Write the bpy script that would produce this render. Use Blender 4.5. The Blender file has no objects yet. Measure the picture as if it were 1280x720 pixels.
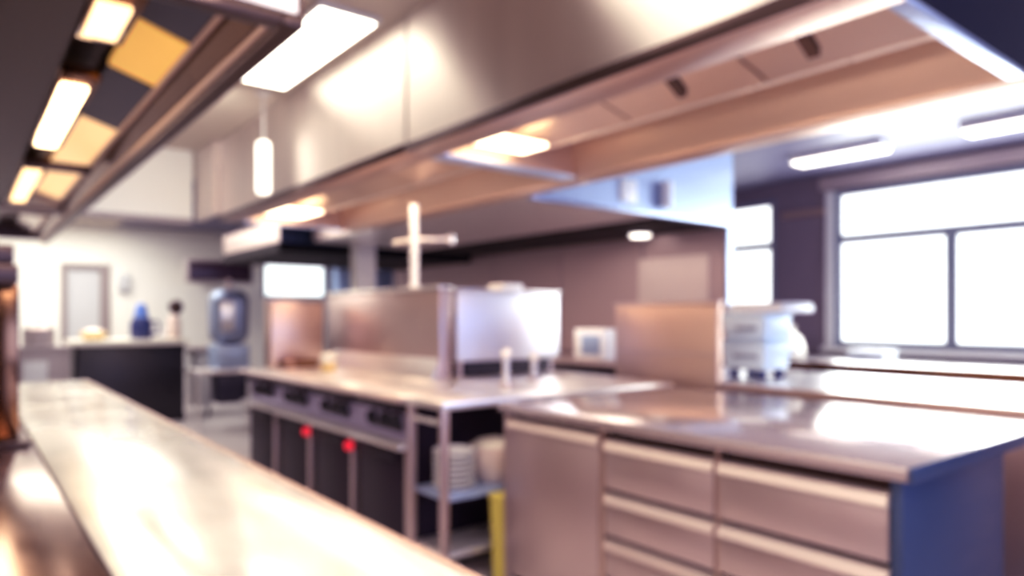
import bpy, bmesh, math, random
from mathutils import Vector, Matrix
random.seed(7)
C = bpy.context.scene.collection
PI = math.pi

# ------------------------------------------------------------------ materials
def pbr(name, col, rough=.4, metal=0.0, emit=None, es=0.0, aniso=0.0, streak=None, var=0.0, bump=0.0, spec=None, scale=6.0):
    m = bpy.data.materials.new(name); m.use_nodes = True
    nt = m.node_tree; b = nt.nodes['Principled BSDF']
    b.inputs['Base Color'].default_value = (*col, 1)
    b.inputs['Roughness'].default_value = rough
    b.inputs['Metallic'].default_value = metal
    if aniso:
        b.inputs['Anisotropic'].default_value = aniso; b.inputs['Anisotropic Rotation'].default_value = .25
    if spec is not None: b.inputs['Specular IOR Level'].default_value = spec
    if emit:
        b.inputs['Emission Color'].default_value = (*emit, 1)
        b.inputs['Emission Strength'].default_value = es
    if var or streak:
        tc = nt.nodes.new('ShaderNodeTexCoord'); mp = nt.nodes.new('ShaderNodeMapping')
        nz = nt.nodes.new('ShaderNodeTexNoise')
        mp.inputs['Scale'].default_value = streak or (1, 1, 1)
        nz.inputs['Scale'].default_value = scale; nz.inputs['Detail'].default_value = 4
        nt.links.new(tc.outputs['Object'], mp.inputs['Vector'])
        nt.links.new(mp.outputs['Vector'], nz.inputs['Vector'])
        r = nt.nodes.new('ShaderNodeMapRange')
        r.inputs['To Min'].default_value = max(.02, rough - .07 - var * .3)
        r.inputs['To Max'].default_value = rough + .07 + var * .3
        nt.links.new(nz.outputs['Fac'], r.inputs['Value'])
        nt.links.new(r.outputs['Result'], b.inputs['Roughness'])
        if var:
            mx = nt.nodes.new('ShaderNodeMixRGB')
            mx.inputs['Color1'].default_value = (*[c * (1 - var) for c in col], 1)
            mx.inputs['Color2'].default_value = (*[min(1, c * (1 + var)) for c in col], 1)
            nt.links.new(nz.outputs['Fac'], mx.inputs['Fac'])
            nt.links.new(mx.outputs['Color'], b.inputs['Base Color'])
        if bump:
            bp = nt.nodes.new('ShaderNodeBump'); bp.inputs['Strength'].default_value = bump
            bp.inputs['Distance'].default_value = .01
            nt.links.new(nz.outputs['Fac'], bp.inputs['Height'])
            nt.links.new(bp.outputs['Normal'], b.inputs['Normal'])
    return m

def tile_mat(name, c1, c2, size, rough):
    m = bpy.data.materials.new(name); m.use_nodes = True
    nt = m.node_tree; b = nt.nodes['Principled BSDF']
    tc = nt.nodes.new('ShaderNodeTexCoord'); br = nt.nodes.new('ShaderNodeTexBrick')
    br.offset = 0; br.inputs['Scale'].default_value = 1 / size
    br.inputs['Brick Width'].default_value = 1; br.inputs['Row Height'].default_value = 1
    br.inputs['Mortar Size'].default_value = .012
    br.inputs['Color1'].default_value = (*c1, 1); br.inputs['Color2'].default_value = (*[c * .95 for c in c1], 1)
    br.inputs['Mortar'].default_value = (*c2, 1)
    nt.links.new(tc.outputs['Object'], br.inputs['Vector'])
    nt.links.new(br.outputs['Color'], b.inputs['Base Color'])
    b.inputs['Roughness'].default_value = rough
    return m

M = {}
M['steel'] = pbr('brushed_steel', (.55, .44, .42), .36, .85, aniso=.5, streak=(1, 3, .6), scale=3)
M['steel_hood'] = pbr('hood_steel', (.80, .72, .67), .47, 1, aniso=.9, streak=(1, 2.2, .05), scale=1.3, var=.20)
M['steel_warm'] = pbr('warm_steel', (.56, .41, .34), .38, .85, streak=(.5, .5, 4), scale=4)
M['steel_top'] = pbr('worktop_steel', (.60, .51, .49), .17, .75, streak=(6, 1, 1), scale=6)
M['steel_bright'] = pbr('bright_steel', (.82, .79, .78), .30, .8, streak=(1, 4, 1), scale=5)
M['steel_bluelit'] = pbr('bluelit_steel', (.05, .08, .155), .38, .4, streak=(1, 1, 5), scale=4)  # blue light on the end faces, put into the colour
M['steel_paleblue_lit'] = pbr('pale_blue_and_bluelit_steel', (.36, .46, .66), .35, .35, streak=(1, 1, 4), scale=4)  # pale blue parts, also blue light tinted onto the canopy end
M['steel_dark_reflect'] = pbr('dark_reflecting_steel', (.006, .007, .018), .4, .2, spec=.3)  # dark reflection on the hood end, put into the colour
M['rim_bluelit'] = pbr('bluelit_rim_steel', (.50, .60, .82), .3, .6)  # blue light along the hood rims, put into the colour
M['bronze'] = pbr('bronze_steel', (.20, .10, .05), .15, 1, streak=(3, 1, 1), scale=5)
M['bronze_dark'] = pbr('dark_bronze_steel', (.075, .05, .042), .36, .9, streak=(1, 3, 1), scale=5)
M['filter_goldlit'] = pbr('goldlit_filter', (.85, .52, .12), .4, .7, emit=(1, .55, .12), es=.35)  # gold colour and glow imitate a lamp reflection on the filter
M['filter_navy'] = pbr('dark_filter', (.018, .018, .04), .4, .3)
M['filter_black'] = pbr('black_filter', (.003, .002, .003), .6, 0, spec=.2)
M['liner'] = pbr('hood_liner', (.68, .50, .39), .40, .7, streak=(2, 2, 2), scale=3)
M['oven'] = pbr('oven_dark', (.016, .011, .022), .45, .0, spec=.2)
M['black'] = pbr('black_plastic', (.008, .007, .012), .4)
M['steel_lip'] = pbr('lip_steel', (.74, .62, .57), .4, .7)
M['brown_matt'] = pbr('dark_brown_enamel', (.034, .017, .010), .45, .0, spec=.3)
M['filter_lit'] = pbr('lamplit_filter', (.62, .47, .36), .4, .6, emit=(1, .62, .26), es=.65)  # warm glow put into the filters as lamplight
M['panel_sheen'] = pbr('pale_panel_and_sheen', (.60, .50, .47), .4, .5, streak=(1, 5, .3), scale=3)  # pale trim, also the painted sheen on the partition
M['steel_soft'] = pbr('soft_steel', (.70, .69, .74), .46, .85, streak=(3, 1, .5), scale=3)
M['steel_greyblue'] = pbr('grey_blue_steel', (.26, .32, .46), .35, .6, streak=(1, 1, 2), scale=3)
M['lilac'] = pbr('lilac_panel', (.36, .33, .50), .3, .7)
M['cream'] = pbr('cream_laminate', (.78, .74, .66), .35)
M['counter_white'] = pbr('pale_counter', (.68, .65, .60), .20, .45, var=.28, streak=(2, 1, 1), scale=2.2)  # mottling paints grey reflections into the counter colour
M['white'] = pbr('white_plastic', (.85, .85, .86), .4)
M['wall_white'] = pbr('white_wall', (.86, .85, .81), .6, var=.02, scale=2)
M['wall_taupe'] = pbr('taupe_wall', (.20, .16, .19), .5, var=.06, scale=3)
M['ceiling_cream'] = pbr('cream_ceiling', (.66, .59, .51), .6, var=.03, scale=2)
M['ceiling_shaded'] = pbr('shaded_ceiling', (.13, .13, .20), .5, var=.05, scale=2)  # dark tone paints the unlit side of the ceiling
M['panel_brown'] = pbr('brown_wall_panel', (.42, .31, .30), .42, .4, streak=(1, 5, .3), scale=3)
M['floor'] = tile_mat('floor_tile', (.58, .55, .55), (.35, .33, .34), .4, .35)
M['frame_grey'] = pbr('grey_frame', (.22, .25, .31), .4, .3)
M['sill'] = pbr('pale_sill', (.72, .70, .68), .4)
M['door_grey'] = pbr('grey_door', (.55, .56, .58), .45)
M['door_frame'] = pbr('taupe_door_frame', (.30, .26, .25), .5)
M['red'] = pbr('red_knob', (.75, .01, .04), .3, emit=(1, .02, .05), es=.5)
M['yellow'] = pbr('yellow_plastic', (.62, .52, .10), .5)
M['blue_dark'] = pbr('dark_blue_plastic', (.02, .035, .13), .35)
M['blue_mid'] = pbr('blue_plastic', (.10, .20, .55), .4)
M['bin_blue'] = pbr('pale_blue_plastic', (.72, .86, .98), .35)
M['bin_grey'] = pbr('grey_blue_label', (.33, .40, .48), .5)
M['clear'] = pbr('pale_clear_plastic', (.80, .86, .90), .25)
M['pale_pink'] = pbr('pale_ceramic', (.78, .64, .58), .4)
M['food_yellow'] = pbr('amber_plastic', (.80, .58, .22), .4)
M['grey_cart'] = pbr('grey_enamel', (.34, .30, .30), .45)
M['screen'] = pbr('dark_screen', (.035, .02, .035), .25)
def light_mat(name, col, s): return pbr(name, (.8, .8, .8), .5, emit=col, es=s)
M['glow_window'] = light_mat('daylit_frosted_glass', (.93, .97, 1), 1.7)
M['glow_window_far'] = light_mat('daylit_frosted_glass_far', (.88, .96, 1), 1.5)
M['glow_blue'] = light_mat('added_blue_glow', (.30, .48, 1), 1.6)  # blue glow of the added window behind the viewer
M['glow_warm'] = light_mat('warm_lamp_lens', (1, .74, .42), 6)
M['glow_warm_dim'] = light_mat('warm_lamp_lens_dim', (1, .64, .30), 2.0)
M['glow_warm_mid'] = light_mat('hood_lamp_lens', (1, .80, .56), 4.5)
M['glow_strip'] = light_mat('strip_lens', (1, .88, .76), 7)
M['glow_panel'] = light_mat('ceiling_lens', (1, .94, .84), 5.5)
M['glow_tube'] = light_mat('tube_lens', (1, .93, .86), 3)
M['glow_pendant'] = light_mat('pendant_lens', (1, .94, .86), 1.6)
M['glow_heat'] = light_mat('heat_bulb', (1, .62, .22), 5)

# ------------------------------------------------------------------ mesh builder (world coordinates in, parent-relative mesh out)
class MB:
    def __init__(s): s.bm = bmesh.new()
    def box(s, x0, x1, y0, y1, z0, z1, bev=0.0, seg=2):
        t = bmesh.new()
        bmesh.ops.create_cube(t, size=1)
        bmesh.ops.scale(t, vec=(x1 - x0, y1 - y0, z1 - z0), verts=t.verts)
        bmesh.ops.translate(t, vec=((x0 + x1) / 2, (y0 + y1) / 2, (z0 + z1) / 2), verts=t.verts)
        if bev: bmesh.ops.bevel(t, geom=t.edges[:], offset=bev, segments=seg, profile=.5, affect='EDGES')
        s._add(t); return s
    def _add(s, t):
        me = bpy.data.meshes.new('t'); t.to_mesh(me); t.free(); s.bm.from_mesh(me); bpy.data.meshes.remove(me)
    def prism(s, pts, axis, a, b):
        """pts: 2D outline; axis 'y' -> pts are (x,z); 'x' -> (y,z); 'z' -> (x,y)"""
        t = bmesh.new()
        def P(p, v):
            return {'y': (p[0], v, p[1]), 'x': (v, p[0], p[1]), 'z': (p[0], p[1], v)}[axis]
        lo = [t.verts.new(P(p, a)) for p in pts]; hi = [t.verts.new(P(p, b)) for p in pts]
        t.faces.new(lo); t.faces.new(hi[::-1]); n = len(pts)
        for i in range(n): t.faces.new((lo[i], hi[i], hi[(i + 1) % n], lo[(i + 1) % n]))
        bmesh.ops.recalc_face_normals(t, faces=t.faces); s._add(t); return s
    def tube(s, p, q, r, r2=None, seg=16):
        p, q = Vector(p), Vector(q); d = q - p
        t = bmesh.new()
        bmesh.ops.create_cone(t, cap_ends=True, segments=seg, radius1=r, radius2=r if r2 is None else r2, depth=d.length)
        mt = Matrix.Translation((p + q) / 2) @ d.to_track_quat('Z', 'Y').to_matrix().to_4x4()
        bmesh.ops.transform(t, matrix=mt, verts=t.verts); s._add(t); return s
    def lathe(s, cx, cy, prof, seg=24):
        t = bmesh.new(); rings = []
        for r, z in prof:
            rings.append([t.verts.new((cx + r * math.cos(2 * PI * k / seg), cy + r * math.sin(2 * PI * k / seg), z)) for k in range(seg)])
        for a, b in zip(rings, rings[1:]):
            for k in range(seg): t.faces.new((a[k], a[(k + 1) % seg], b[(k + 1) % seg], b[k]))
        t.faces.new(rings[0][::-1]); t.faces.new(rings[-1])
        bmesh.ops.recalc_face_normals(t, faces=t.faces); s._add(t); return s
    def build(s, name, mat, parent=None, smooth=True):
        me = bpy.data.meshes.new(name)
        if parent is not None:
            o = Vector((0, 0, 0)); q = parent
            while q is not None: o += q.location; q = q.parent
            bmesh.ops.translate(s.bm, vec=-o, verts=s.bm.verts)
        s.bm.to_mesh(me); s.bm.free()
        me.materials.append(M[mat] if isinstance(mat, str) else mat)
        ob = bpy.data.objects.new(name, me); C.objects.link(ob)
        if parent is not None: ob.parent = parent
        if smooth:
            for p in me.polygons: p.use_smooth = True
            try: me.set_sharp_from_angle(angle=math.radians(35))
            except Exception: pass
        return ob

def tag(o, label, cat, group=None, kind=None):
    if label: o['label'] = label
    if cat: o['category'] = cat
    if group: o['group'] = group
    if kind: o['kind'] = kind
    return o
def thing(name, label, cat, loc, group=None):
    o = bpy.data.objects.new(name, None); o.empty_display_size = .1; C.objects.link(o)
    o.location = loc; return tag(o, label, cat, group)
def struct(name, mb, mat, parent=None):
    o = mb.build(name, mat, parent, smooth=False)
    if parent is None: o['kind'] = 'structure'
    return o
def dup(root, loc, label, group=None):
    r = root.copy(); C.objects.link(r); r.location = loc; r['label'] = label
    if group: r['group'] = group
    for ch in list(root.children):
        c = ch.copy(); C.objects.link(c); c.parent = r
        for g in list(ch.children):
            d = g.copy(); C.objects.link(d); d.parent = c
    return r

# ------------------------------------------------------------------ setting
CZ = 2.75
XW, YB, XL, YF = 7.0, 12.6, -3.4, -3.6
struct('floor', MB().box(XL, XW + .2, YF, YB + .2, -.1, 0), 'floor')
struct('ceiling', MB().box(XL, 1.95, YF, YB + .2, CZ, CZ + .1), 'ceiling_cream')
struct('ceiling.001', MB().box(1.951, XW + .2, YF, YB + .2, CZ, CZ + .1), 'ceiling_shaded')
struct('wall_left', MB().box(XL - .15, XL, YF, YB + .2, 0, CZ), 'wall_white')
# front wall (behind the viewer) with an added window glowing blue into the room
struct('wall_front', MB().box(XL, -.5, YF - .15, YF, 0, CZ).box(5.5, XW, YF - .15, YF, 0, CZ)
       .box(-.5, 5.5, YF - .15, YF, 0, .9).box(-.5, 5.5, YF - .15, YF, 2.5, CZ), 'wall_taupe')
wf = struct('added_window_1', MB().box(-.5, 5.5, YF - .10, YF - .04, .9, .96).box(-.5, 5.5, YF - .10, YF - .04, 2.44, 2.5)
            .box(-.5, -.44, YF - .10, YF - .04, .96, 2.44).box(5.44, 5.5, YF - .10, YF - .04, .96, 2.44)
            .box(2.47, 2.53, YF - .10, YF - .04, .96, 2.44), 'frame_grey')
MB().box(-.44, 5.44, YF - .085, YF - .07, .96, 2.44).build('pane', 'glow_blue', wf)

# right wall with two windows
SZ, TZ = 1.0, 2.58
W1 = (.2, 3.56); W2 = (4.22, 6.4)
def wall_x(x0, x1, y0, y1, holes, z0=0, z1=CZ):
    mb = MB(); ys = y0
    for a, b, s, t in sorted(holes):
        mb.box(x0, x1, ys, a, z0, z1)
        if s > z0: mb.box(x0, x1, a, b, z0, s)
        if t < z1: mb.box(x0, x1, a, b, t, z1)
        ys = b
    mb.box(x0, x1, ys, y1, z0, z1); return mb
struct('wall_right', wall_x(XW, XW + .2, YF, YB + .2, [(*W1, SZ, TZ), (*W2, SZ, TZ)]), 'wall_taupe')
struct('trim_1', MB().box(XW - .03, XW - .001, 3.66, 4.14, 2.36, 2.42), 'steel_warm')
def window(name, y0, y1, mull, trans, mat):
    f = .06
    r = struct(name, MB().box(XW - .01, XW + .09, y0, y0 + f, SZ, TZ).box(XW - .01, XW + .09, y1 - f, y1, SZ, TZ)
               .box(XW - .01, XW + .09, y0 + f, y1 - f, SZ, SZ + f).box(XW - .01, XW + .09, y0 + f, y1 - f, TZ - f, TZ), 'frame_grey')
    t = MB().box(XW, XW + .07, y0 + f, y1 - f, trans - .04, trans + .04)
    t.build('transom', 'frame_grey', r, False)
    for ym in mull:
        MB().box(XW, XW + .07, ym - .045, ym + .045, SZ + f, trans - .04).build('mullion', 'frame_grey', r, False)
    ys = [y0 + f] + [q for ym in mull for q in (ym - .045, ym + .045)] + [y1 - f]
    for a, b in zip(ys[::2], ys[1::2]):
        MB().box(XW + .03, XW + .04, a, b, SZ + f, trans - .04).build('pane', mat, r, False)
    MB().box(XW + .03, XW + .04, y0 + f, y1 - f, trans + .04, TZ - f).build('pane', mat, r, False)
    MB().box(XW - .16, XW - .012, y0 - .08, y1 + .08, SZ - .05, SZ - .003, .006).build('window_sill', 'sill', r)
    return r
w1 = window('window_2', *W1, (1.35, 2.5), 2.08, 'glow_window')
MB().box(XW - .05, XW - .012, W1[1], W1[1] + .08, SZ, TZ).build('window_jamb', 'sill', w1)
window('window_3', *W2, (5.3,), 2.08, 'glow_window')

# back wall with door and window
mb = MB(); XD0, XD1 = 1.20, 1.86
WB = (4.25, 5.45, 1.64, 2.32)
mb.box(XL, XD0, YB, YB + .2, 0, CZ).box(XD0, XD1, YB, YB + .2, 2.12, CZ).box(XD1, WB[0], YB, YB + .2, 0, CZ)
mb.box(WB[0], WB[1], YB, YB + .2, 0, WB[2]).box(WB[0], WB[1], YB, YB + .2, WB[3], CZ).box(WB[1], XW, YB, YB + .2, 0, CZ)
struct('wall_back', mb, 'wall_white')
d = struct('door_1', MB().box(XD0 + .08, XD1 - .14, YB + .02, YB + .07, 0, 2.04), 'door_grey')
MB().box(XD0, XD0 + .08, YB - .03, YB + .1, 0, 2.12).box(XD1 - .14, XD1, YB - .03, YB + .1, 0, 2.12)\
    .box(XD0 + .08, XD1 - .14, YB - .03, YB + .1, 2.04, 2.12).build('door_frame', 'door_frame', d, False)
MB().tube((XD1 - .2, YB + .02, 1.02), (XD1 - .2, YB - .03, 1.02), .012).tube((XD1 - .2, YB - .03, 1.02), (XD1 - .3, YB - .03, 1.02), .01)\
    .build('door_handle', 'steel_bright', d)
wb = struct('window_4', MB().box(WB[0], WB[1], YB, YB + .1, WB[2], WB[2] + .05).box(WB[0], WB[1], YB, YB + .1, WB[3] - .05, WB[3])
            .box(WB[0], WB[0] + .05, YB, YB + .1, WB[2] + .05, WB[3] - .05).box(WB[1] - .05, WB[1], YB, YB + .1, WB[2] + .05, WB[3] - .05), 'frame_grey')
MB().box(WB[0] + .05, WB[1] - .05, YB + .04, YB + .05, WB[2] + .05, WB[3] - .05).build('pane', 'glow_window_far', wb)
# white lintel wall that hangs over the way to the back room
struct('wall_upper', MB().box(XL, 1.60, 6.55, 6.75, 2.16, CZ), 'wall_white')
struct('trim_2', MB().box(XL, 1.60, 6.54, 6.76, 2.12, 2.158), 'grey_cart')  # grey strip painting the shadow gap under the lintel
# partition behind the cooking line
struct('wall_middle', MB().box(5.24, 5.28, 3.62, 9.6, 0, CZ), 'wall_taupe')
for i, (a, b) in enumerate([(3.63, 4.55), (4.57, 5.75), (5.77, 7.0), (7.02, 9.5)]):
    struct('trim_%d' % (i + 3), MB().box(5.225, 5.239, a, b, .92, 2.08, .003), 'panel_brown')
struct('trim_7', MB().box(5.222, 5.29, 3.60, 3.618, 0, CZ), 'steel_paleblue_lit')
struct('trim_9', MB().box(5.218, 5.2245, 3.80, 4.62, 1.42, 1.86, .002), 'panel_sheen')  # pale plate imitating a reflected sheen on the wall panels
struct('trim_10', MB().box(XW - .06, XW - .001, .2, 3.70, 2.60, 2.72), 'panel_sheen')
struct('trim_8', MB().box(3.50, 3.74, 7.26, 7.42, 0, CZ), 'wall_white')

# ------------------------------------------------------------------ main extraction hoods over the cooking block
HB = 2.10
def hood(label, x0, x1, y0, y1, near_mat, loc):
    h = thing('extraction_hood', label, 'hood', loc, 'steel extraction hoods over the cooking block')
    top = CZ - .004
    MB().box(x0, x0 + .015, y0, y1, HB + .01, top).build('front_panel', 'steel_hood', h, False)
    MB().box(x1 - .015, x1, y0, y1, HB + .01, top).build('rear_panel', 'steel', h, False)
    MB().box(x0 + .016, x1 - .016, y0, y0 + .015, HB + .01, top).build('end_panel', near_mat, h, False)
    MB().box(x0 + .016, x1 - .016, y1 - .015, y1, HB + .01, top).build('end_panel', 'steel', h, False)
    # flat rim flanges all round the mouth
    MB().box(x0, x0 + .17, y0, y1, HB - .012, HB + .008, .003).build('rim', 'steel_warm', h)
    MB().box(x1 - .17, x1, y0, y1, HB - .012, HB + .008, .003).build('rim', 'liner', h)
    MB().box(x0 + .172, x1 - .172, y0, y0 + .05, HB - .012, HB + .008, .003).build('rim', 'rim_bluelit', h)
    MB().box(x0 + .172, x1 - .172, y1 - .05, y1, HB - .014, HB + .008, .003).build('rim', 'rim_bluelit', h)
    MB().box(x0 - .012, x0 - .001, y0, y1, HB - .014, HB + .03, .003).build('drip_edge', 'bronze_dark', h)
    # inner liner: end walls, rear wall, and two filter slopes meeting in a ridge
    xi0, xi1, xr = x0 + .172, x1 - .172, x1 - .46
    ya, yb = y0 + .052, y1 - .052
    MB().box(xi0, xi1, yb, yb + .012, HB, HB + .42).build('inner_wall', 'liner', h, False)
    MB().box(xi0, xi1, ya - .012, ya, HB, HB + .42).build('inner_wall', 'liner', h, False)
    MB().prism([(xi1, HB), (xi1 + .012, HB), (xi1 - .05, HB + .2), (xi1 - .062, HB + .2)], 'y', ya, yb).build('inner_wall', 'liner', h, False)
    MB().box(xi0 - .012, xi0, ya, yb, HB, HB + .42).build('inner_wall', 'liner', h, False)
    n = max(2, round((yb - ya) / .6)); w = (yb - ya) / n
    for k in range(n):
        a, b = ya + k * w + .008, ya + (k + 1) * w - .008
        MB().prism([(xi0 + .14, HB + .22), (xr, HB + .10), (xr, HB + .125), (xi0 + .14, HB + .245)], 'y', a, b).build('filter_panel', 'liner', h, False)
    MB().prism([(xr + .003, HB + .10), (xi1 - .065, HB + .18), (xi1 - .065, HB + .20), (xr + .003, HB + .125)], 'y', ya, yb).build('baffle', 'liner', h, False)
    MB().box(xi0, xi1, ya, yb, HB + .40, HB + .415).build('top_liner', 'bronze_dark', h, False)
    MB().tube((xr, ya, HB + .10), (xr, yb, HB + .10), .008).build('ridge_bar', 'steel_bright', h)
    return h, xi0, ya, yb
h1, xi, ya, yb = hood('steel extraction hood section with strip light and navy-shaded end panel',
                      1.68, 2.91, .76, 2.94, 'steel_dark_reflect', (1.68, .76, HB))
ls = MB().box(xi + .045, xi + .105, .84, 1.96, HB + .035, HB + .06, .006).build('strip_light', 'glow_strip', h1)
MB().box(xi + .035, xi + .115, .82, 1.98, HB + .062, HB + .10, .004).build('light_housing', 'steel_bright', ls)
for yy in (1.12, 1.62):
    MB().prism([(xi + .12, HB + .06), (xi + .22, HB + .0), (xi + .22, HB + .03), (xi + .12, HB + .09)], 'y', yy - .02, yy + .02).build('bracket', 'bronze_dark', h1, False)
ls = MB().box(xi + .10, xi + .46, 2.64, 2.84, HB + .05, HB + .07, .006).build('lamp_lens', 'glow_warm_mid', h1)
h2, xi, ya, yb = hood('steel extraction hood section over the ranges, reaching the white lintel',
                      1.68, 2.91, 2.96, 6.0, 'steel', (1.68, 2.96, HB))
MB().box(1.62, 1.675, 6.005, 6.54, HB + .04, CZ - .004).build('closure_panel', 'steel_hood', h2, False)
for a, b in ((5.45, 5.88),):
    MB().box(xi + .06, xi + .48, a, b, HB + .05, HB + .07, .006).build('lamp_lens', 'glow_warm_mid', h2)

# ------------------------------------------------------------------ dark canopy over the wall cooking line + far canopy
h3 = thing('canopy_hood', 'wide canopy hood with pale blue-lit end face and black filters against the brown panelled wall', 'hood', (2.96, 3.5, HB))
x0, x1, y0, y1 = 2.96, 5.20, 3.55, 7.2
MB().box(x0, x1, y0, y0 + .015, HB + .01, CZ - .004).build('end_panel', 'steel_paleblue_lit', h3, False)
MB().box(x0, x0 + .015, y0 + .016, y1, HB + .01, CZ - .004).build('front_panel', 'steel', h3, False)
MB().box(x0, x1, y1 - .015, y1, HB + .01, CZ - .004).build('end_panel', 'steel_bluelit', h3, False)
MB().box(x0, x1, y0 - .012, y0 + .05, HB - .02, HB + .008, .004).build('rim', 'rim_bluelit', h3)
MB().prism([(x0 + .02, HB + .0), (4.26, HB - .02), (4.26, HB + .01), (x0 + .02, HB + .03)], 'y', y0 + .052, y1 - .02).build('soffit', 'steel_bright', h3, False)
n = 6; w = (y1 - y0 - .08) / n
for k in range(n):
    MB().box(4.28, 5.19, y0 + .055 + k * w, y0 + .045 + (k + 1) * w, HB - .03, HB - .005, .004).build('filter_panel', 'filter_black', h3)
MB().lathe(5.02, 4.42, [(.05, HB - .055), (.09, HB - .05), (.10, HB - .031)]).build('lamp_lens', 'glow_tube', h3)
MB().box(3.80, 3.98, y0 - .02, y0 - .001, HB + .05, HB + .22, .01).build('reflection_patch', 'white', h3)  # white patch imitating a reflection on the canopy end
MB().tube((4.28, y0 - .05, HB + .04), (4.28, y0 - .05, HB + .24), .045).build('reflection_patch', 'white', h3)  # another imitated reflection, shaped as a short white tube
h4 = thing('canopy_hood', 'dark canopy hood with blue-lit end face beyond the white column', 'hood', (2.70, 7.46, HB))
MB().box(2.70, 5.2, 7.46, 7.475, HB + .01, HB + .24).build('end_panel', 'steel_bluelit', h4, False)
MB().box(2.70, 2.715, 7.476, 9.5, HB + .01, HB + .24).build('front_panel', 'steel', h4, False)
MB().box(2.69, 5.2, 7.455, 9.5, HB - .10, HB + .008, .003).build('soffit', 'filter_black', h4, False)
MB().prism([(2.70, HB + .242), (5.2, HB + .242), (5.2, CZ - .005), (3.4, CZ - .005)], 'y', 7.46, 9.5).build('roof', 'steel', h4, False)

# ------------------------------------------------------------------ hood above the serving pass
h5 = thing('pass_hood', 'bronze extraction hood with warm lamps and gold-lit filter above the serving pass', 'hood', (.735, 1.85, HB))
x0, x1, y0, y1 = -.9, .735, 1.85, 9.0
MB().box(x1 - .015, x1, y0, y1, HB + .02, CZ - .004).build('front_panel', 'bronze_dark', h5, False)
MB().box(x0, x1 - .016, y0, y0 + .015, HB + .02, CZ - .004).build('end_panel', 'steel_hood', h5, False)
MB().box(x0, x1, y1 - .015, y1, HB + .02, CZ - .004).build('end_panel', 'bronze_dark', h5, False)
MB().box(x1 - .055, x1 + .004, y0, y1, HB - .015, HB + .018, .004).build('rim', 'bronze_dark', h5)
MB().box(x0, x1 - .057, y0, y0 + .06, HB - .015, HB + .018, .004).build('rim', 'bronze_dark', h5)
MB().box(x1 - .076, x1 - .057, y0 + .062, y1 - .02, HB + .0, HB + .02, .003).build('inner_lip', 'steel_warm', h5)
MB().prism([(x1 - .077, HB + .02), (x1 - .13, HB + .10), (x1 - .12, HB + .11), (x1 - .067, HB + .03)], 'y', y0 + .06, y1 - .02).build('trough', 'bronze', h5, False)
MB().box(x1 - .15, x1 - .13, y0 + .06, y1 - .02, HB + .07, HB + .10, .004).build('trough_rail', 'steel_warm', h5)
ys = [(1.92, 2.42, 'filter_navy'), (2.44, 2.95, 'filter_goldlit'), (2.97, 3.75, 'filter_navy'), (3.77, 4.95, 'filter_lit'), (4.97, 6.2, 'filter_lit'), (6.22, 7.5, 'liner'), (7.52, 8.9, 'bronze')]
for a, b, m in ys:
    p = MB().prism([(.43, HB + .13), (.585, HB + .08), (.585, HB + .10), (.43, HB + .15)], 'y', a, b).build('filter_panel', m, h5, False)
    if m == 'filter_goldlit': p['label'] = 'gold-lit filter panel'
for a, b, m in ((2.22, 2.50, 'glow_warm_dim'), (3.10, 4.25, 'glow_warm'), (4.95, 6.4, 'glow_warm_dim')):
    f = MB().box(.285, .415, a - .08, b + .08, HB + .08, HB + .13, .006).build('lamp_housing', 'bronze', h5)
    MB().box(.295, .385, a, b, HB + .06, HB + .079, .006).build('lamp_lens', m, f)
MB().box(x0 + .02, .265, y0 + .07, y1 - .02, HB + .05, HB + .07).build('inner_panel', 'brown_matt', h5, False)
for yy in (4.60, 6.7):
    MB().box(.27, .585, yy, yy + .05, HB + .01, HB + .058, .004).build('cross_brace', 'bronze_dark', h5)
MB().box(.19, .60, y0 + .07, y1 - .02, HB + .19, HB + .20).build('top_liner', 'bronze_dark', h5, False)

# ------------------------------------------------------------------ serving pass
pc = thing('serving_counter', 'long pale serving counter with thin steel edge running beneath the bronze hood', 'counter', (.4, 2.3, 0))
MB().box(.185, .62, -.5, 5.15, .862, .90, .005).build('worktop', 'counter_white', pc)
MB().box(.612, .630, -.5, 5.155, .855, .902, .003).build('edge_strip', 'steel_warm', pc)
MB().box(.21, .58, -.45, 5.10, .08, .860).build('cabinet_body', 'steel', pc, False)
MB().box(.23, .55, -.43, 5.08, 0, .078).build('plinth', 'black', pc, False)
bc = thing('back_counter', 'dark bronze side counter alongside the pale serving counter', 'counter', (-.2, 2.3, 0))
MB().box(-.75, .181, -.5, 5.15, .862, .90, .005).build('worktop', 'bronze', bc)
MB().box(-.72, .178, -.45, 5.10, .08, .860).build('cabinet_body', 'bronze_dark', bc, False)
MB().box(-.70, .17, -.43, 5.08, 0, .078).build('plinth', 'black', bc, False)
gt = thing('heated_gantry', 'bronze heated gantry standing on the dark side counter beneath the hood', 'gantry', (0, 3.4, .902))
for yy in (2.66, 4.6):
    MB().box(.085, .145, yy, yy + .06, .914, 1.40, .006).build('post', 'bronze', gt)
    MB().box(.055, .175, yy - .03, yy + .09, .902, .914, .003).build('foot_plate', 'bronze_dark', gt)
MB().box(-.3, .14, 2.6, 4.72, 1.40, 1.46, .006).build('shelf', 'bronze_dark', gt)
MB().box(-.3, .13, 2.62, 4.70, 1.462, 1.52, .006).build('guard', 'bronze_dark', gt)
for yy in (2.9, 3.4, 3.9, 4.4):
    hl = MB().lathe(.05, yy, [(.03, 1.399), (.035, 1.385), (.08, 1.32), (.075, 1.32), (.03, 1.38)]).build('lamp_shade', 'bronze', gt)
    MB().lathe(.05, yy, [(.012, 1.375), (.03, 1.35), (.034, 1.33), (.02, 1.305)]).build('bulb', 'glow_heat', hl)

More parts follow.
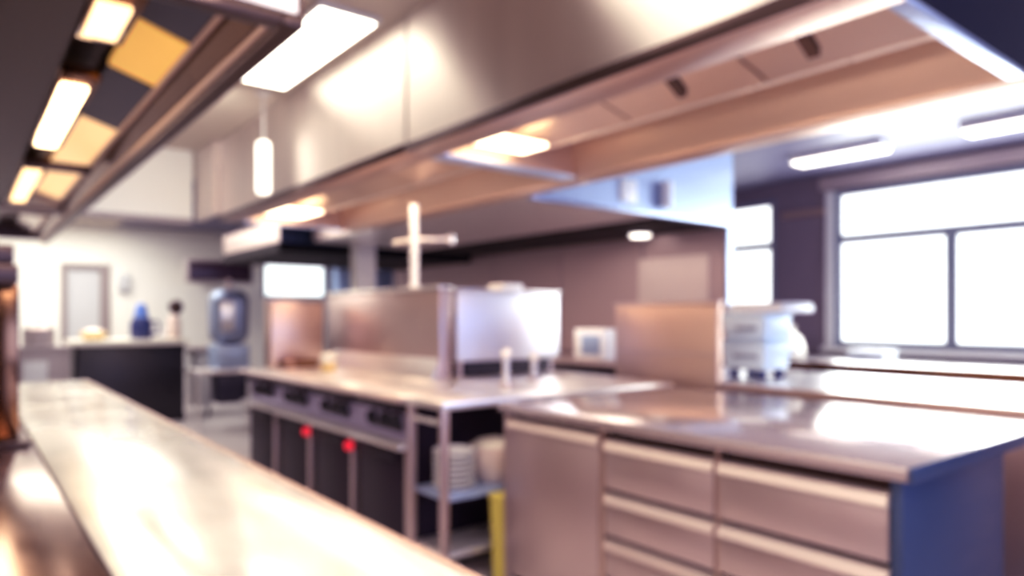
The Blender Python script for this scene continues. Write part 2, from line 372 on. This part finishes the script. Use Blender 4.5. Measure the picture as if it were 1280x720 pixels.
# ------------------------------------------------------------------ kitchen island with drawers
ki = thing('kitchen_island', 'large steel island cabinet with drawers, one door and a blue-lit end panel', 'island', (2.4, 1.7, 0))
MB().box(1.955, 3.20, .80, 2.59, .862, .90, .006).build('worktop', 'steel_top', ki)
MB().box(1.960, 3.20, .791, .799, .858, .902, .002).build('edge_strip', 'steel_bluelit', ki)
MB().box(2.03, 2.74, .86, 2.55, .10, .860).build('carcass', 'bronze_dark', ki, False)
MB().box(1.985, 2.76, .825, .858, .04, .860, .003).build('end_panel', 'steel_bluelit', ki)
MB().box(1.985, 2.76, 2.552, 2.575, .04, .860, .003).build('end_panel', 'steel', ki)
MB().box(2.78, 3.12, .95, 2.5, .10, .860, .004).build('rear_cabinet', 'steel_warm', ki)
MB().box(2.06, 3.08, 1.0, 2.5, 0, .098).build('plinth', 'black', ki, False)
def lip_front(mb, y0, y1, z0, z1):
    # flat front with a sloped finger lip along its top
    mb.box(1.985, 2.005, y0, y1, z0, z1 - .046, .003)
    return mb
def front(name, y0, y1, z0, z1):
    f = lip_front(MB(), y0, y1, z0, z1).build(name, 'steel', ki)
    MB().prism([(1.985, z1 - .045), (1.972, z1 - .04), (1.985, z1 - .008), (2.012, z1), (2.012, z1 - .045)], 'y', y0, y1).build('handle', 'steel_lip', f)
    return f
front('door', 1.965, 2.548, .12, .835)
for y0, y1 in ((1.425, 1.930), (.862, 1.405)):
    for z0, z1 in ((.628, .822), (.448, .612), (.285, .432), (.12, .269)):
        front('drawer', y0, y1, z0, z1)
MB().box(1.987, 2.028, 1.935, 1.960, .12, .858).build('divider', 'steel_warm', ki)
MB().box(1.992, 2.028, 1.408, 1.422, .12, .858).build('divider', 'steel_warm', ki)

# ------------------------------------------------------------------ cooking block : four ranges
def oven_range(y, w, label, red):
    x0 = 1.75
    r = thing('oven_range', label, 'range', (x0, y, 0), 'ranges along the cooking block')
    y1 = y + w - .006
    MB().box(x0 + .0, 2.385, y, y1, .862, .90, .005).build('hob_top', 'steel_bright', r)
    MB().box(x0 + .07, 2.38, y, y1, .10, .860).build('body', 'oven', r, False)
    MB().prism([(x0 + .055, .66), (x0 + .068, .66), (x0 + .068, .858), (x0 + .035, .858)], 'y', y, y1).build('control_panel', 'lilac', r, False)
    MB().box(x0 - .03, x0 + .066, y, y1, .628, .656, .006).build('ledge', 'steel_bright', r)
    MB().box(x0 + .022, x0 + .034, y + .004, y1 - .004, .805, .860, .002).build('recess_strip', 'oven', r)
    d = MB().box(x0 + .035, x0 + .066, y + .05, y1 - .03, .13, .615, .006).build('oven_door', 'oven', r)
    MB().tube((x0 + .0, y + .09, .575), (x0 + .0, y1 - .08, .575), .011).tube((x0, y + .11, .575), (x0 + .036, y + .11, .575), .007)\
        .tube((x0, y1 - .1, .575), (x0 + .036, y1 - .1, .575), .007).build('handle', 'oven', d)
    MB().box(x0 + .02, x0 + .066, y, y + .035, .02, .622, .004).build('post', 'steel', r)
    for k, (yy, rr) in enumerate(((.15, .046), (.26, .046), (.42, .038))):
        kb = MB().tube((x0 + .046, y + yy, .755), (x0 + .012, y + yy, .753), rr, rr * .85).build('knob', 'black', r)
        MB().box(x0 + .0, x0 + .011, y + yy - .005, y + yy + .005, .733, .775).build('grip', 'black', kb)
    MB().box(x0 + .046, x0 + .052, y + .10, y + .50, .70, .735).build('scale_strip', 'black', r)
    MB().box(x0 + .10, 2.36, y + .01, y1 - .01, 0, .098).build('plinth', 'black', r, False)
    MB().tube((x0 - .028, y, .878), (x0 - .028, y1, .878), .014).tube((x0 - .028, y + .05, .878), (x0, y + .05, .878), .008)\
        .tube((x0 - .028, y1 - .05, .878), (x0, y1 - .05, .878), .008).build('rail', 'steel', r)
    if red:
        MB().tube((x0 + .021, y + .02, .560), (x0 - .012, y + .02, .560), .030, .024).build('indicator_lamp', 'red', r)
    return r
W = .63; Y0 = 3.09
labs = [('dark oven range at the end of the row beside the shelf table', False),
        ('dark oven range whose post carries a red lamp, second from the shelf table', True),
        ('dark oven range whose post carries a red lamp, third from the shelf table', True),
        ('dark oven range at the far end of the row, beside the open floor', False)]
for k, (l, r) in enumerate(labs): oven_range(Y0 + k * W, W, l, r)

# rear half of the block: steel counter, splash housings
rc = thing('steel_counter', 'bright steel counter behind the row of ranges', 'counter', (2.9, 4.2, 0))
MB().box(2.392, 3.46, 3.08, 5.6, .862, .90, .005).build('worktop', 'steel_bright', rc)
MB().box(2.40, 3.42, 3.10, 5.58, .10, .860).build('cabinet_body', 'oven', rc, False)
MB().box(2.45, 3.38, 3.14, 5.54, 0, .098).build('plinth', 'black', rc, False)
sa = thing('splash_housing', 'long steel splash housing standing along the back of the ranges', 'steel housing', (2.45, 4.7, .902))
MB().box(2.41, 2.50, 3.80, 5.56, .902, 1.475, .008).build('housing', 'steel', sa)
MB().box(2.40, 2.51, 3.795, 5.565, 1.476, 1.50, .006).build('cap', 'steel_bright', sa)
MB().prism([(2.409, .903), (2.409, 1.03), (2.36, .903)], 'y', 3.82, 5.40).build('coving', 'steel_bright', sa, False)
sb = thing('salamander_grill', 'wide steel grill housing raised on short legs above a dark gap', 'grill', (3.0, 3.95, .902))
MB().box(2.53, 3.42, 3.78, 4.15, 1.005, 1.47, .012).build('housing', 'steel_soft', sb)
MB().box(2.52, 3.43, 3.77, 4.16, 1.471, 1.485, .005).build('cap', 'steel_bright', sb)
for xx in (2.58, 3.37):
    for yy in (3.83, 4.10): MB().tube((xx, yy, .902), (xx, yy, 1.004), .02).build('leg', 'steel', sb)
MB().box(2.61, 3.34, 3.80, 4.12, .908, 1.0).build('gap_shade', 'black', sb, False)  # black block painting the shade in the gap underneath
MB().box(2.95, 3.13, 3.84, 4.02, 1.486, 1.53, .008).build('vent_cap', 'white', sb)
sc_ = thing('fryer_housing', 'brown steel housing with tall back at the far end of the ranges', 'fryer', (2.1, 5.4, .902))
MB().box(1.90, 2.33, 5.44, 5.59, .902, 1.41, .008).build('backsplash', 'steel_warm', sc_)
MB().box(1.88, 2.333, 5.435, 5.595, 1.411, 1.43, .005).build('cap', 'steel', sc_)
MB().box(1.95, 2.22, 5.28, 5.432, .902, .965, .008).build('basin', 'bronze', sc_)
jar = thing('squat_jar', 'squat pale jar with amber base on the hob by the brown housing', 'jar', (2.16, 4.95, .902))
MB().lathe(2.16, 4.95, [(.045, .902), (.055, .92), (.055, .945), (.05, .95)]).build('base', 'food_yellow', jar)
MB().lathe(2.16, 4.95, [(.05, .951), (.062, .97), (.062, 1.01), (.045, 1.03), (.0005, 1.035)]).build('lid', 'cream', jar)
# gas taps on the counter
for i, (xx, yy, hh, lb) in enumerate(((2.48, 3.20, .17, 'taller pale steel riser pipe on the counter end'), (2.86, 3.40, .13, 'shorter pale steel riser pipe on the counter end'))):
    t = thing('riser_pipe', lb, 'pipe', (xx, yy, .902), 'riser pipes')
    MB().tube((xx, yy, .902), (xx, yy, .902 + hh), .020).build('pipe', 'steel_bright', t)
    MB().lathe(xx, yy, [(.026, .902 + hh), (.034, .915 + hh), (.028, .935 + hh), (.01, .945 + hh)]).build('cap', 'steel_bright', t)
    MB().lathe(xx, yy, [(.045, .902), (.045, .915), (.022, .918)]).build('base', 'steel', t)

# end table with shelves, plates, yellow bin
et = thing('shelf_table', 'open steel end table with two shelves between the ranges and the island', 'table', (2.5, 2.9, 0))
MB().box(1.75, 3.40, 2.735, 3.075, .866, .90, .004).build('tabletop', 'steel_bright', et)
MB().box(1.79, 3.36, 2.76, 3.05, .43, .455, .003).build('shelf', 'steel_paleblue_lit', et)
MB().box(1.79, 3.36, 2.76, 3.05, .16, .185, .003).build('shelf', 'steel_bright', et)
for xx in (1.752, 3.36):
    for yy in (2.737, 3.035): MB().box(xx, xx + .036, yy, yy + .036, 0, .865, .004).build('leg', 'steel', et)
MB().tube((1.77, 2.80, .80), (1.77, 3.03, .80), .012).build('towel_rail', 'steel_bright', et)
pb = thing('serving_bowl', 'pale ceramic bowl on the middle shelf of the end table', 'bowl', (2.17, 2.90, .456))
MB().lathe(2.17, 2.90, [(.07, .457), (.09, .475), (.12, .56), (.128, .64), (.12, .64), (.11, .56), (.07, .49), (.0005, .487)]).build('bowl', 'pale_pink', pb)
MB().lathe(2.17, 2.90, [(.117, .630), (.09, .665), (.0005, .685)]).build('contents', 'cream', pb)
for k in range(7):
    z = .456 + k * .028
    tag(MB().lathe(1.91, 2.88, [(.06, z + .001), (.075, z + .006), (.105, z + .022), (.105, z + .027), (.07, z + .012), (.0005, z + .010)]).build('plate', 'white'),
        ['lowest', 'second lowest', 'third lowest', 'middle', 'third from top', 'second from top', 'topmost'][k] + ' white plate of the stack on the end table shelf', 'plate', 'plates on the end table shelf')
yb_ = thing('waste_bin', 'slim yellow waste bin tucked behind the island corner', 'bin', (2.1, 2.65, 0))
MB().prism([(2.015, .003), (2.25, .003), (2.27, .43), (1.995, .43)], 'y', 2.606, 2.70).build('bin_body', 'yellow', yb_)
MB().box(1.985, 2.28, 2.601, 2.708, .431, .455, .008).build('lid', 'yellow', yb_)

# utility post with arm above the splash housing
up = thing('utility_post', 'slim white utility post with side arm rising from the splash housing to the hood', 'post', (2.455, 4.20, 1.501))
MB().tube((2.455, 4.20, 1.513), (2.455, 4.20, 2.07), .028).build('post', 'white', up)
MB().lathe(2.455, 4.20, [(.048, 1.501), (.048, 1.512), (.03, 1.515)]).build('base', 'white', up)
MB().tube((2.455, 4.17, 1.83), (2.66, 4.09, 1.84), .014).lathe(2.68, 4.085, [(.005, 1.80), (.028, 1.815), (.028, 1.86), (.005, 1.875)]).build('arm', 'steel_bright', up)
MB().tube((2.455, 4.23, 1.83), (2.42, 4.42, 1.82), .014).build('arm', 'steel_bright', up)

# ------------------------------------------------------------------ counters on the window side
pr = thing('prep_counter', 'long pale steel prep counter between the island and the window counter', 'counter', (4.2, 1.4, 0))
MB().prism([(3.60, .2), (4.9, .2), (4.9, 3.38), (3.665, 3.38), (3.665, 2.53), (3.60, 2.53)], 'z', .862, .90).build('worktop', 'steel_bright', pr)
MB().box(3.592, 3.599, .2, 2.53, .84, .902, .002).build('edge_strip', 'steel_warm', pr)
MB().box(3.64, 4.86, .25, 2.48, .10, .860).build('cabinet_body', 'steel', pr, False)
MB().box(3.70, 4.80, .30, 2.45, 0, .098).build('plinth', 'black', pr, False)
tc = thing('tall_cabinet', 'tall brown steel cabinet rising behind the island beside the blue bins', 'cabinet', (3.8, 2.95, 0))
MB().box(3.60, 3.65, 2.56, 3.40, .10, 1.375, .006).build('cabinet_body', 'steel_warm', tc)
MB().box(3.59, 3.66, 2.553, 3.407, 1.376, 1.395, .005).build('cap', 'steel', tc)
MB().box(3.61, 3.64, 2.58, 3.38, 0, .098).build('plinth', 'black', tc, False)
MB().box(3.594, 3.599, 2.57, 3.39, 1.06, 1.075).build('seam_strip', 'steel', tc)
wc = thing('window_counter', 'long steel counter along the wall under the windows', 'counter', (6.4, 2.5, 0))
MB().box(5.95, 6.96, .2, 6.3, .862, .90, .006).build('worktop', 'steel_bright', wc)
MB().box(5.942, 5.949, .2, 6.3, .80, .902, .002).build('edge_strip', 'bronze', wc)
MB().box(5.99, 6.94, .25, 6.28, .10, .860).build('cabinet_body', 'bronze_dark', wc, False)
MB().box(6.1, 6.92, .30, 6.25, 0, .098).build('plinth', 'black', wc, False)
# wall cooking line
wl = thing('wall_counter', 'steel counter along the brown panelled wall under the wide canopy', 'counter', (4.8, 5.3, 0))
MB().box(4.35, 5.21, 3.75, 7.1, .862, .90, .006).build('worktop', 'steel', wl)
MB().box(4.40, 5.20, 3.78, 7.08, .10, .860).build('cabinet_body', 'oven', wl, False)
MB().box(4.46, 5.18, 3.82, 7.04, 0, .098).build('plinth', 'black', wl, False)
wa = thing('white_appliance', 'small white boxy appliance on the counter by the brown panelled wall', 'appliance', (4.6, 4.5, .902))
MB().box(4.43, 4.72, 4.32, 4.70, .912, 1.19, .015).build('body', 'white', wa)
MB().box(4.424, 4.429, 4.36, 4.60, .96, 1.14, .002).build('front_panel', 'steel_paleblue_lit', wa)
for xx in (4.47, 4.68):
    for yy in (4.36, 4.66): MB().tube((xx, yy, .902), (xx, yy, .911), .015).build('foot', 'black', wa)

# storage bins on the prep counter
bx, by = 4.13, 2.63
bn = thing('storage_bin', 'lower pale blue plastic bin with grey grip slots on the prep counter', 'bin', (bx, by, .902), 'pale blue bins on the prep counter')
def bin_shape(z0, z1, s):
    mb = MB(); w0, w1 = .145 * s, .165 * s; t = bmesh.new()
    lo = [(bx - w0, by - w0), (bx + w0, by - w0), (bx + w0, by + w0), (bx - w0, by + w0)]
    hi = [(bx - w1, by - w1), (bx + w1, by - w1), (bx + w1, by + w1), (bx - w1, by + w1)]
    a = [t.verts.new((*p, z0)) for p in lo]; b = [t.verts.new((*p, z1)) for p in hi]
    t.faces.new(a[::-1]); t.faces.new(b)
    for k in range(4): t.faces.new((a[k], a[(k + 1) % 4], b[(k + 1) % 4], b[k]))
    bmesh.ops.bevel(t, geom=t.edges[:], offset=.02, segments=3, profile=.5, affect='EDGES')
    mb._add(t); return mb
bin_shape(.955, 1.13, 1.0).build('bin_body', 'bin_blue', bn)
MB().box(bx - .17, bx + .17, by - .17, by + .17, 1.13, 1.145, .006).build('rim', 'bin_blue', bn)
for ox in (-.10, .10):
    for oy in (-.10, .10): MB().tube((bx + ox, by + oy, .902), (bx + ox, by + oy, .956), .036).build('castor', 'blue_dark', bn)
MB().box(bx - .163, bx - .155, by - .11, by + .07, 1.03, 1.06, .003).build('grip_slot', 'bin_grey', bn)
bn2 = thing('storage_bin', 'upper pale blue plastic bin stacked on another bin beneath the white tray', 'bin', (bx, by, 1.146), 'pale blue bins on the prep counter')
bin_shape(1.147, 1.31, 1.0).build('bin_body', 'bin_blue', bn2)
MB().box(bx - .17, bx + .17, by - .17, by + .17, 1.31, 1.325, .006).build('rim', 'bin_blue', bn2)
MB().box(bx - .166, bx - .157, by - .10, by + .05, 1.21, 1.24, .003).build('grip_slot', 'bin_grey', bn2)
tr = thing('white_tray', 'flat white tray laid across the top pale blue bin', 'tray', (bx, by, 1.326))
MB().box(bx - .13, bx + .26, by - .26, by + .14, 1.327, 1.375, .012).build('tray', 'white', tr)
MB().box(bx - .12, bx + .25, by - .25, by + .13, 1.376, 1.39, .006).build('lid', 'white', tr)
cl = thing('plastic_container', 'clear plastic container on the window counter under the tall window', 'container', (6.55, 3.0, .902))
MB().box(6.42, 6.68, 2.82, 3.16, .903, .985, .02).build('tub', 'clear', cl)
MB().box(6.41, 6.69, 2.81, 3.17, .986, 1.0, .006).build('lid', 'white', cl)
sk = thing('flour_sack', 'small cream sack slumped on the window counter behind the bins', 'sack', (6.4, 3.75, .902))
MB().lathe(6.4, 3.72, [(.10, .903), (.15, .93), (.155, 1.0), (.12, 1.10), (.06, 1.15), (.05, 1.17)], 20).build('sack', 'cream', sk)
MB().lathe(6.4, 3.72, [(.052, 1.171), (.075, 1.21), (.04, 1.215)], 20).build('tied_top', 'cream', sk)

# ------------------------------------------------------------------ back room
br = thing('bar_counter', 'black bar counter with pale wooden top in the back room', 'counter', (1.6, 9.8, 0))
MB().box(1.06, 2.22, 9.47, 10.2, .0, .955, .004).build('counter_body', 'black', br)
MB().box(1.02, 2.26, 9.43, 10.24, .956, 1.02, .006).build('worktop', 'cream', br)
jg = thing('jug', 'dark blue jug with lighter blue lid standing on the bar counter', 'jug', (1.78, 9.75, 1.021))
MB().lathe(1.78, 9.75, [(.11, 1.021), (.125, 1.05), (.125, 1.22), (.09, 1.29)]).build('body', 'blue_dark', jg)
MB().lathe(1.78, 9.75, [(.088, 1.291), (.07, 1.36), (.06, 1.43), (.04, 1.46), (.0005, 1.47)]).build('lid', 'blue_mid', jg)
MB().tube((1.88, 9.70, 1.08), (1.97, 9.68, 1.10), .016).tube((1.97, 9.68, 1.10), (1.96, 9.68, 1.24), .016).tube((1.96, 9.68, 1.24), (1.87, 9.70, 1.24), .016).build('handle', 'blue_dark', jg)
pm = thing('pump_dispenser', 'pale dispenser with round dark cap standing on the bar counter', 'dispenser', (2.16, 9.75, 1.021))
MB().lathe(2.16, 9.75, [(.07, 1.021), (.08, 1.04), (.075, 1.25), (.05, 1.33)]).build('body', 'pale_pink', pm)
MB().lathe(2.18, 9.75, [(.03, 1.331), (.075, 1.37), (.09, 1.43), (.07, 1.49), (.0005, 1.52)]).build('cap', 'bronze_dark', pm)
bxs = thing('white_box', 'low white box between the jug and the pale dispenser', 'box', (1.99, 9.9, 1.021))
MB().box(1.90, 2.10, 9.90, 10.1, 1.021, 1.12, .008).build('carton', 'white', bxs)
MB().box(1.895, 2.105, 9.895, 10.105, 1.121, 1.14, .006).build('lid', 'white', bxs)
bk = thing('bread_basket', 'pale tan basket on the bar counter near the door', 'basket', (1.25, 9.8, 1.021))
MB().lathe(1.27, 9.8, [(.10, 1.021), (.15, 1.10), (.155, 1.11), (.14, 1.10), (.09, 1.035), (.0005, 1.03)]).build('basket', 'food_yellow', bk)
MB().lathe(1.27, 9.8, [(.135, 1.09), (.11, 1.13), (.05, 1.155), (.0005, 1.16)]).build('bread', 'pale_pink', bk)
gc = thing('grey_cabinet', 'grey enamel cabinet with pale front panel beside the black bar counter', 'cabinet', (.75, 9.9, 0))
MB().box(.42, 1.0, 9.5, 10.1, .06, .93, .006).build('cabinet_body', 'grey_cart', gc)
MB().box(.40, 1.01, 9.48, 10.12, .931, .96, .004).build('top', 'grey_cart', gc)
MB().box(.55, .78, 9.485, 9.499, .25, .80, .004).build('door', 'door_grey', gc)
MB().box(.46, .96, 9.55, 10.05, 0, .058).build('plinth', 'black', gc, False)
pot = thing('stock_pot', 'grey stock pot standing on the grey enamel cabinet', 'pot', (.72, 9.8, .961))
MB().lathe(.72, 9.8, [(.15, .961), (.16, .97), (.16, 1.15), (.155, 1.155)]).build('pot', 'grey_cart', pot)
MB().lathe(.72, 9.8, [(.165, 1.156), (.16, 1.165), (.05, 1.19), (.03, 1.20), (.03, 1.22), (.0005, 1.225)]).build('lid', 'steel', pot)
tag(MB().box(1.96, 2.12, YB - .1, YB - .001, 1.70, 1.98, .02).build('towel_dispenser', 'door_grey'), 'pale grey towel dispenser on the back wall near the door', 'dispenser')

lc = thing('low_cabinet', 'low brown steel cabinet standing beside the grey enamel cabinet in the back room', 'cabinet', (-.2, 9.9, 0))
MB().box(-.75, .36, 9.5, 10.1, .06, .90, .006).build('cabinet_body', 'steel_warm', lc)
MB().box(-.77, .38, 9.48, 10.12, .901, .94, .004).build('top', 'cream', lc)
MB().box(-.72, .33, 9.55, 10.05, 0, .058).build('plinth', 'black', lc, False)
sd = thing('wall_display', 'dark wall display panel on a pale frame high above the blue dishwasher', 'display', (2.75, 10.0, 1.75))
c0, c1, yy = 2.62, 3.50, 10.9
MB().box(c0, c1, yy, yy + .08, 1.84, 2.12, .008).build('screen', 'screen', sd)
MB().box(c0 - .04, c1 + .04, yy + .03, yy + .09, 1.80, 2.16, .006).build('frame', 'grey_cart', sd)
MB().box((c0 + c1) / 2 - .06, (c0 + c1) / 2 + .06, yy + .091, YB - .002, 1.95, 2.05).build('bracket', 'steel', sd, False)
dw = thing('hood_dishwasher', 'blue grey steel dishwasher with rounded hood on a legged stand', 'dishwasher', (2.55, 8.6, 0))
dx0, dx1, dy0, dy1 = 2.28, 2.68, 8.3, 8.75
mbx = MB().box(dx0, dx1, dy0, dy1, .98, 1.62, .14, 6); mbx.build('hood', 'steel_greyblue', dw)
MB().box(dx0 + .05, dx0 + .20, dy0 - .012, dy0 + .004, 1.14, 1.48, .01).build('side_panel', 'steel_bright', dw)
MB().box(dx0 + .02, dx1 - .02, dy0 + .02, dy1 - .02, .70, .975, .02).build('chamber', 'steel_paleblue_lit', dw)
MB().box(2.05, 2.80, dy0 - .03, dy1 + .03, .655, .698, .005).build('stand_top', 'steel_bright', dw)
MB().box(2.32, 2.64, dy0 + .05, dy1 - .05, .30, .653, .01).build('tank', 'filter_navy', dw)
for xx in (2.09, 2.76):
    for yy in (dy0 + .02, dy1 - .02): MB().tube((xx, yy, 0), (xx, yy, .654), .022).build('leg', 'steel_bright', dw)
MB().tube((2.48, dy0 + .2, 1.621), (2.48, dy0 + .2, 1.74), .03).build('vent_pipe', 'steel', dw)
tr_ = thing('trolley', 'pale grey trolley standing between the bar counter and the dishwasher', 'trolley', (2.6, 10.1, 0))
MB().box(2.42, 2.62, 9.7, 10.3, .12, .86, .01).build('trolley_body', 'door_grey', tr_)
MB().box(2.36, 2.95, 9.66, 10.34, .861, .90, .006).build('top', 'grey_cart', tr_)
for xx in (2.46, 2.58):
    for yy in (9.75, 10.25): MB().tube((xx - .015, yy, .045), (xx + .015, yy, .045), .045).tube((xx, yy, .05), (xx, yy, .119), .012).build('castor', 'black', tr_)
bcab = thing('blue_cabinet', 'pale blue wall cabinet with two doors beside the small back window', 'cabinet', (6.1, 12.4, 1.7))
MB().box(5.52, 6.72, 12.25, 12.598, 1.62, 2.28, .006).build('cabinet_body', 'steel_paleblue_lit', bcab)
for a, b in ((5.54, 6.11), (6.13, 6.70)):
    dd = MB().box(a, b, 12.225, 12.249, 1.64, 2.26, .005).build('door', 'steel_paleblue_lit', bcab)
    MB().box(b - .06, b - .04, 12.205, 12.224, 1.85, 2.05, .003).build('handle', 'steel_bright', dd)

# ------------------------------------------------------------------ lamps on the ceiling, seen and added
def ceil_panel(x0, x1, y0, y1, label):
    t = thing('ceiling_light', label, 'light', ((x0 + x1) / 2, (y0 + y1) / 2, CZ), 'ceiling panels above the aisle')
    MB().box(x0, x1, y0, y1, CZ - .03, CZ - .001, .004).build('frame', 'white', t)
    MB().box(x0 + .02, x1 - .02, y0 + .02, y1 - .02, CZ - .04, CZ - .0305, .004).build('diffuser', 'glow_panel', t)
ceil_panel(1.28, 1.60, 3.05, 4.3, 'bright ceiling light panel between the bronze hood and the long steel hood')
ceil_panel(.82, 1.62, 1.40, 2.0, 'added unseen ceiling light panel near the end of the bronze hood')  # unseen panel added to throw a bright band onto the hood face
ceil_panel(-.6, 1.0, -1.2, .1, 'wide ceiling light panel over the near end of the aisle')
ceil_panel(.86, 1.14, 4.9, 5.9, 'added unseen ceiling light panel before the white lintel wall')  # added behind the pass hood, out of view, to light the lintel
def tube_light(x, y0, y1, label):
    t = thing('tube_light', label, 'light', (x, (y0 + y1) / 2, CZ), 'tube lights on the dark ceiling')
    MB().box(x - .11, x + .11, y0, y1, CZ - .05, CZ - .001, .006).build('housing', 'white', t)
    MB().box(x - .10, x + .10, y0 + .01, y1 - .01, CZ - .075, CZ - .051, .01).build('tube', 'glow_tube', t)
tube_light(6.0, 2.62, 3.42, 'white tube light on the dark ceiling beside the pale blue-lit canopy end')
tube_light(6.0, .9, 2.05, 'white tube light on the dark ceiling above the wide window, close to the hood rim')
pl = thing('pendant_lamp', 'slim white tube pendant hanging in front of the long steel hood', 'lamp', (1.5, 4.6, 2.4))
px, py = 1.53, 4.52
MB().lathe(px, py, [(.05, CZ - .001), (.05, CZ - .02), (.02, CZ - .03)]).build('ceiling_rose', 'white', pl)
MB().tube((px, py, CZ - .03), (px, py, 2.43), .008).build('cord', 'white', pl)
MB().lathe(px, py, [(.02, 2.43), (.042, 2.42), (.045, 2.38), (.045, 2.10), (.03, 2.09)]).build('lamp_shade', 'glow_pendant', pl)

# ------------------------------------------------------------------ lamps and added fill lights
def area(name, loc, rot, sx, sy, power, col):
    l = bpy.data.lights.new(name, 'AREA'); l.shape = 'RECTANGLE'; l.size = sx; l.size_y = sy; l.energy = power; l.color = col
    o = bpy.data.objects.new(name, l); C.objects.link(o); o.location = loc; o.rotation_euler = rot
    return o
area('window_daylight', (6.8, 1.9, 1.8), (0, PI / 2, 0), 1.4, 3.2, 90, (.92, .96, 1))
area('hood_lamp', (2.3, 1.8, HB + .02), (0, 0, 0), .3, 1.8, 15, (1, .75, .55))
area('hood_lamp', (2.3, 4.4, HB + .02), (0, 0, 0), .3, 2.4, 16, (1, .75, .55))
area('pass_lamp', (.45, 3.0, HB + .02), (0, 0, 0), .15, 4.0, 15, (1, .90, .76))
area('back_room_light', (1.0, 10.2, CZ - .05), (0, 0, 0), 2.5, 3.5, 130, (1, .97, .92))
area('canopy_fill', (4.0, 4.9, HB - .06), (0, 0, 0), .5, 2.0, 22, (1, .86, .78))  # added fill that brightens the wall panels and counters below
area('lintel_fill', (.85, 4.5, 2.62), (PI / 2, 0, 0), .5, .15, 14, (1, .97, .92))  # added fill hidden by the pass hood, whitens the lintel
area('left_room_fill', (-1.8, 2.5, CZ - .05), (0, 0, 0), 1.5, 6, 60, (1, .93, .84))  # added fill from the unseen left side of the room
area('blue_fill', (3.0, -3.3, 1.8), (PI / 2, 0, 0), 5, 1.5, 60, (.35, .5, 1))  # added blue fill from behind the viewer
area('aisle_light', (.95, .2, CZ - .06), (0, 0, 0), 1.5, 1.5, 30, (1, .90, .80))
w = bpy.data.worlds.new('world'); bpy.context.scene.world = w; w.use_nodes = True
bgn = w.node_tree.nodes['Background']; bgn.inputs['Color'].default_value = (.9, .92, 1, 1); bgn.inputs['Strength'].default_value = .4

# ------------------------------------------------------------------ camera
cam = bpy.data.cameras.new('camera'); co = bpy.data.objects.new('camera', cam); C.objects.link(co)
co.location = (0, 0, 1.3); co.rotation_euler = (PI / 2, 0, -math.atan2(.619, .785))
cam.sensor_width = 36; cam.lens = 875 / 1280 * 36; cam.shift_y = 36 / 1280
cam.clip_start = .05
cam.dof.use_dof = True; cam.dof.focus_distance = .30; cam.dof.aperture_fstop = 5.4
bpy.context.scene.camera = co
sc = bpy.context.scene
sc.view_settings.view_transform = 'Standard'
sc.view_settings.exposure = 0.47
sc.view_settings.gamma = 1.0
vs = sc.view_settings
vs.use_curve_mapping = True
cm = vs.curve_mapping
for ch, pts in ((0, ((0, .0), (.12, .105), (.5, .492))), (1, ((0, 0), (.12, .090), (.5, .478))), (2, ((0, 0), (.12, .106), (.5, .468), (1, .975)))):
    c = cm.curves[ch]
    c.points[0].location = pts[0]
    for p in pts[1:3]: c.points.new(*p)
    if len(pts) > 3: c.points[len(c.points) - 1].location = pts[3]
cm.update()
sc.cycles.use_denoising = True
sc.cycles.max_bounces = 8
sc.cycles.sample_clamp_indirect = 6
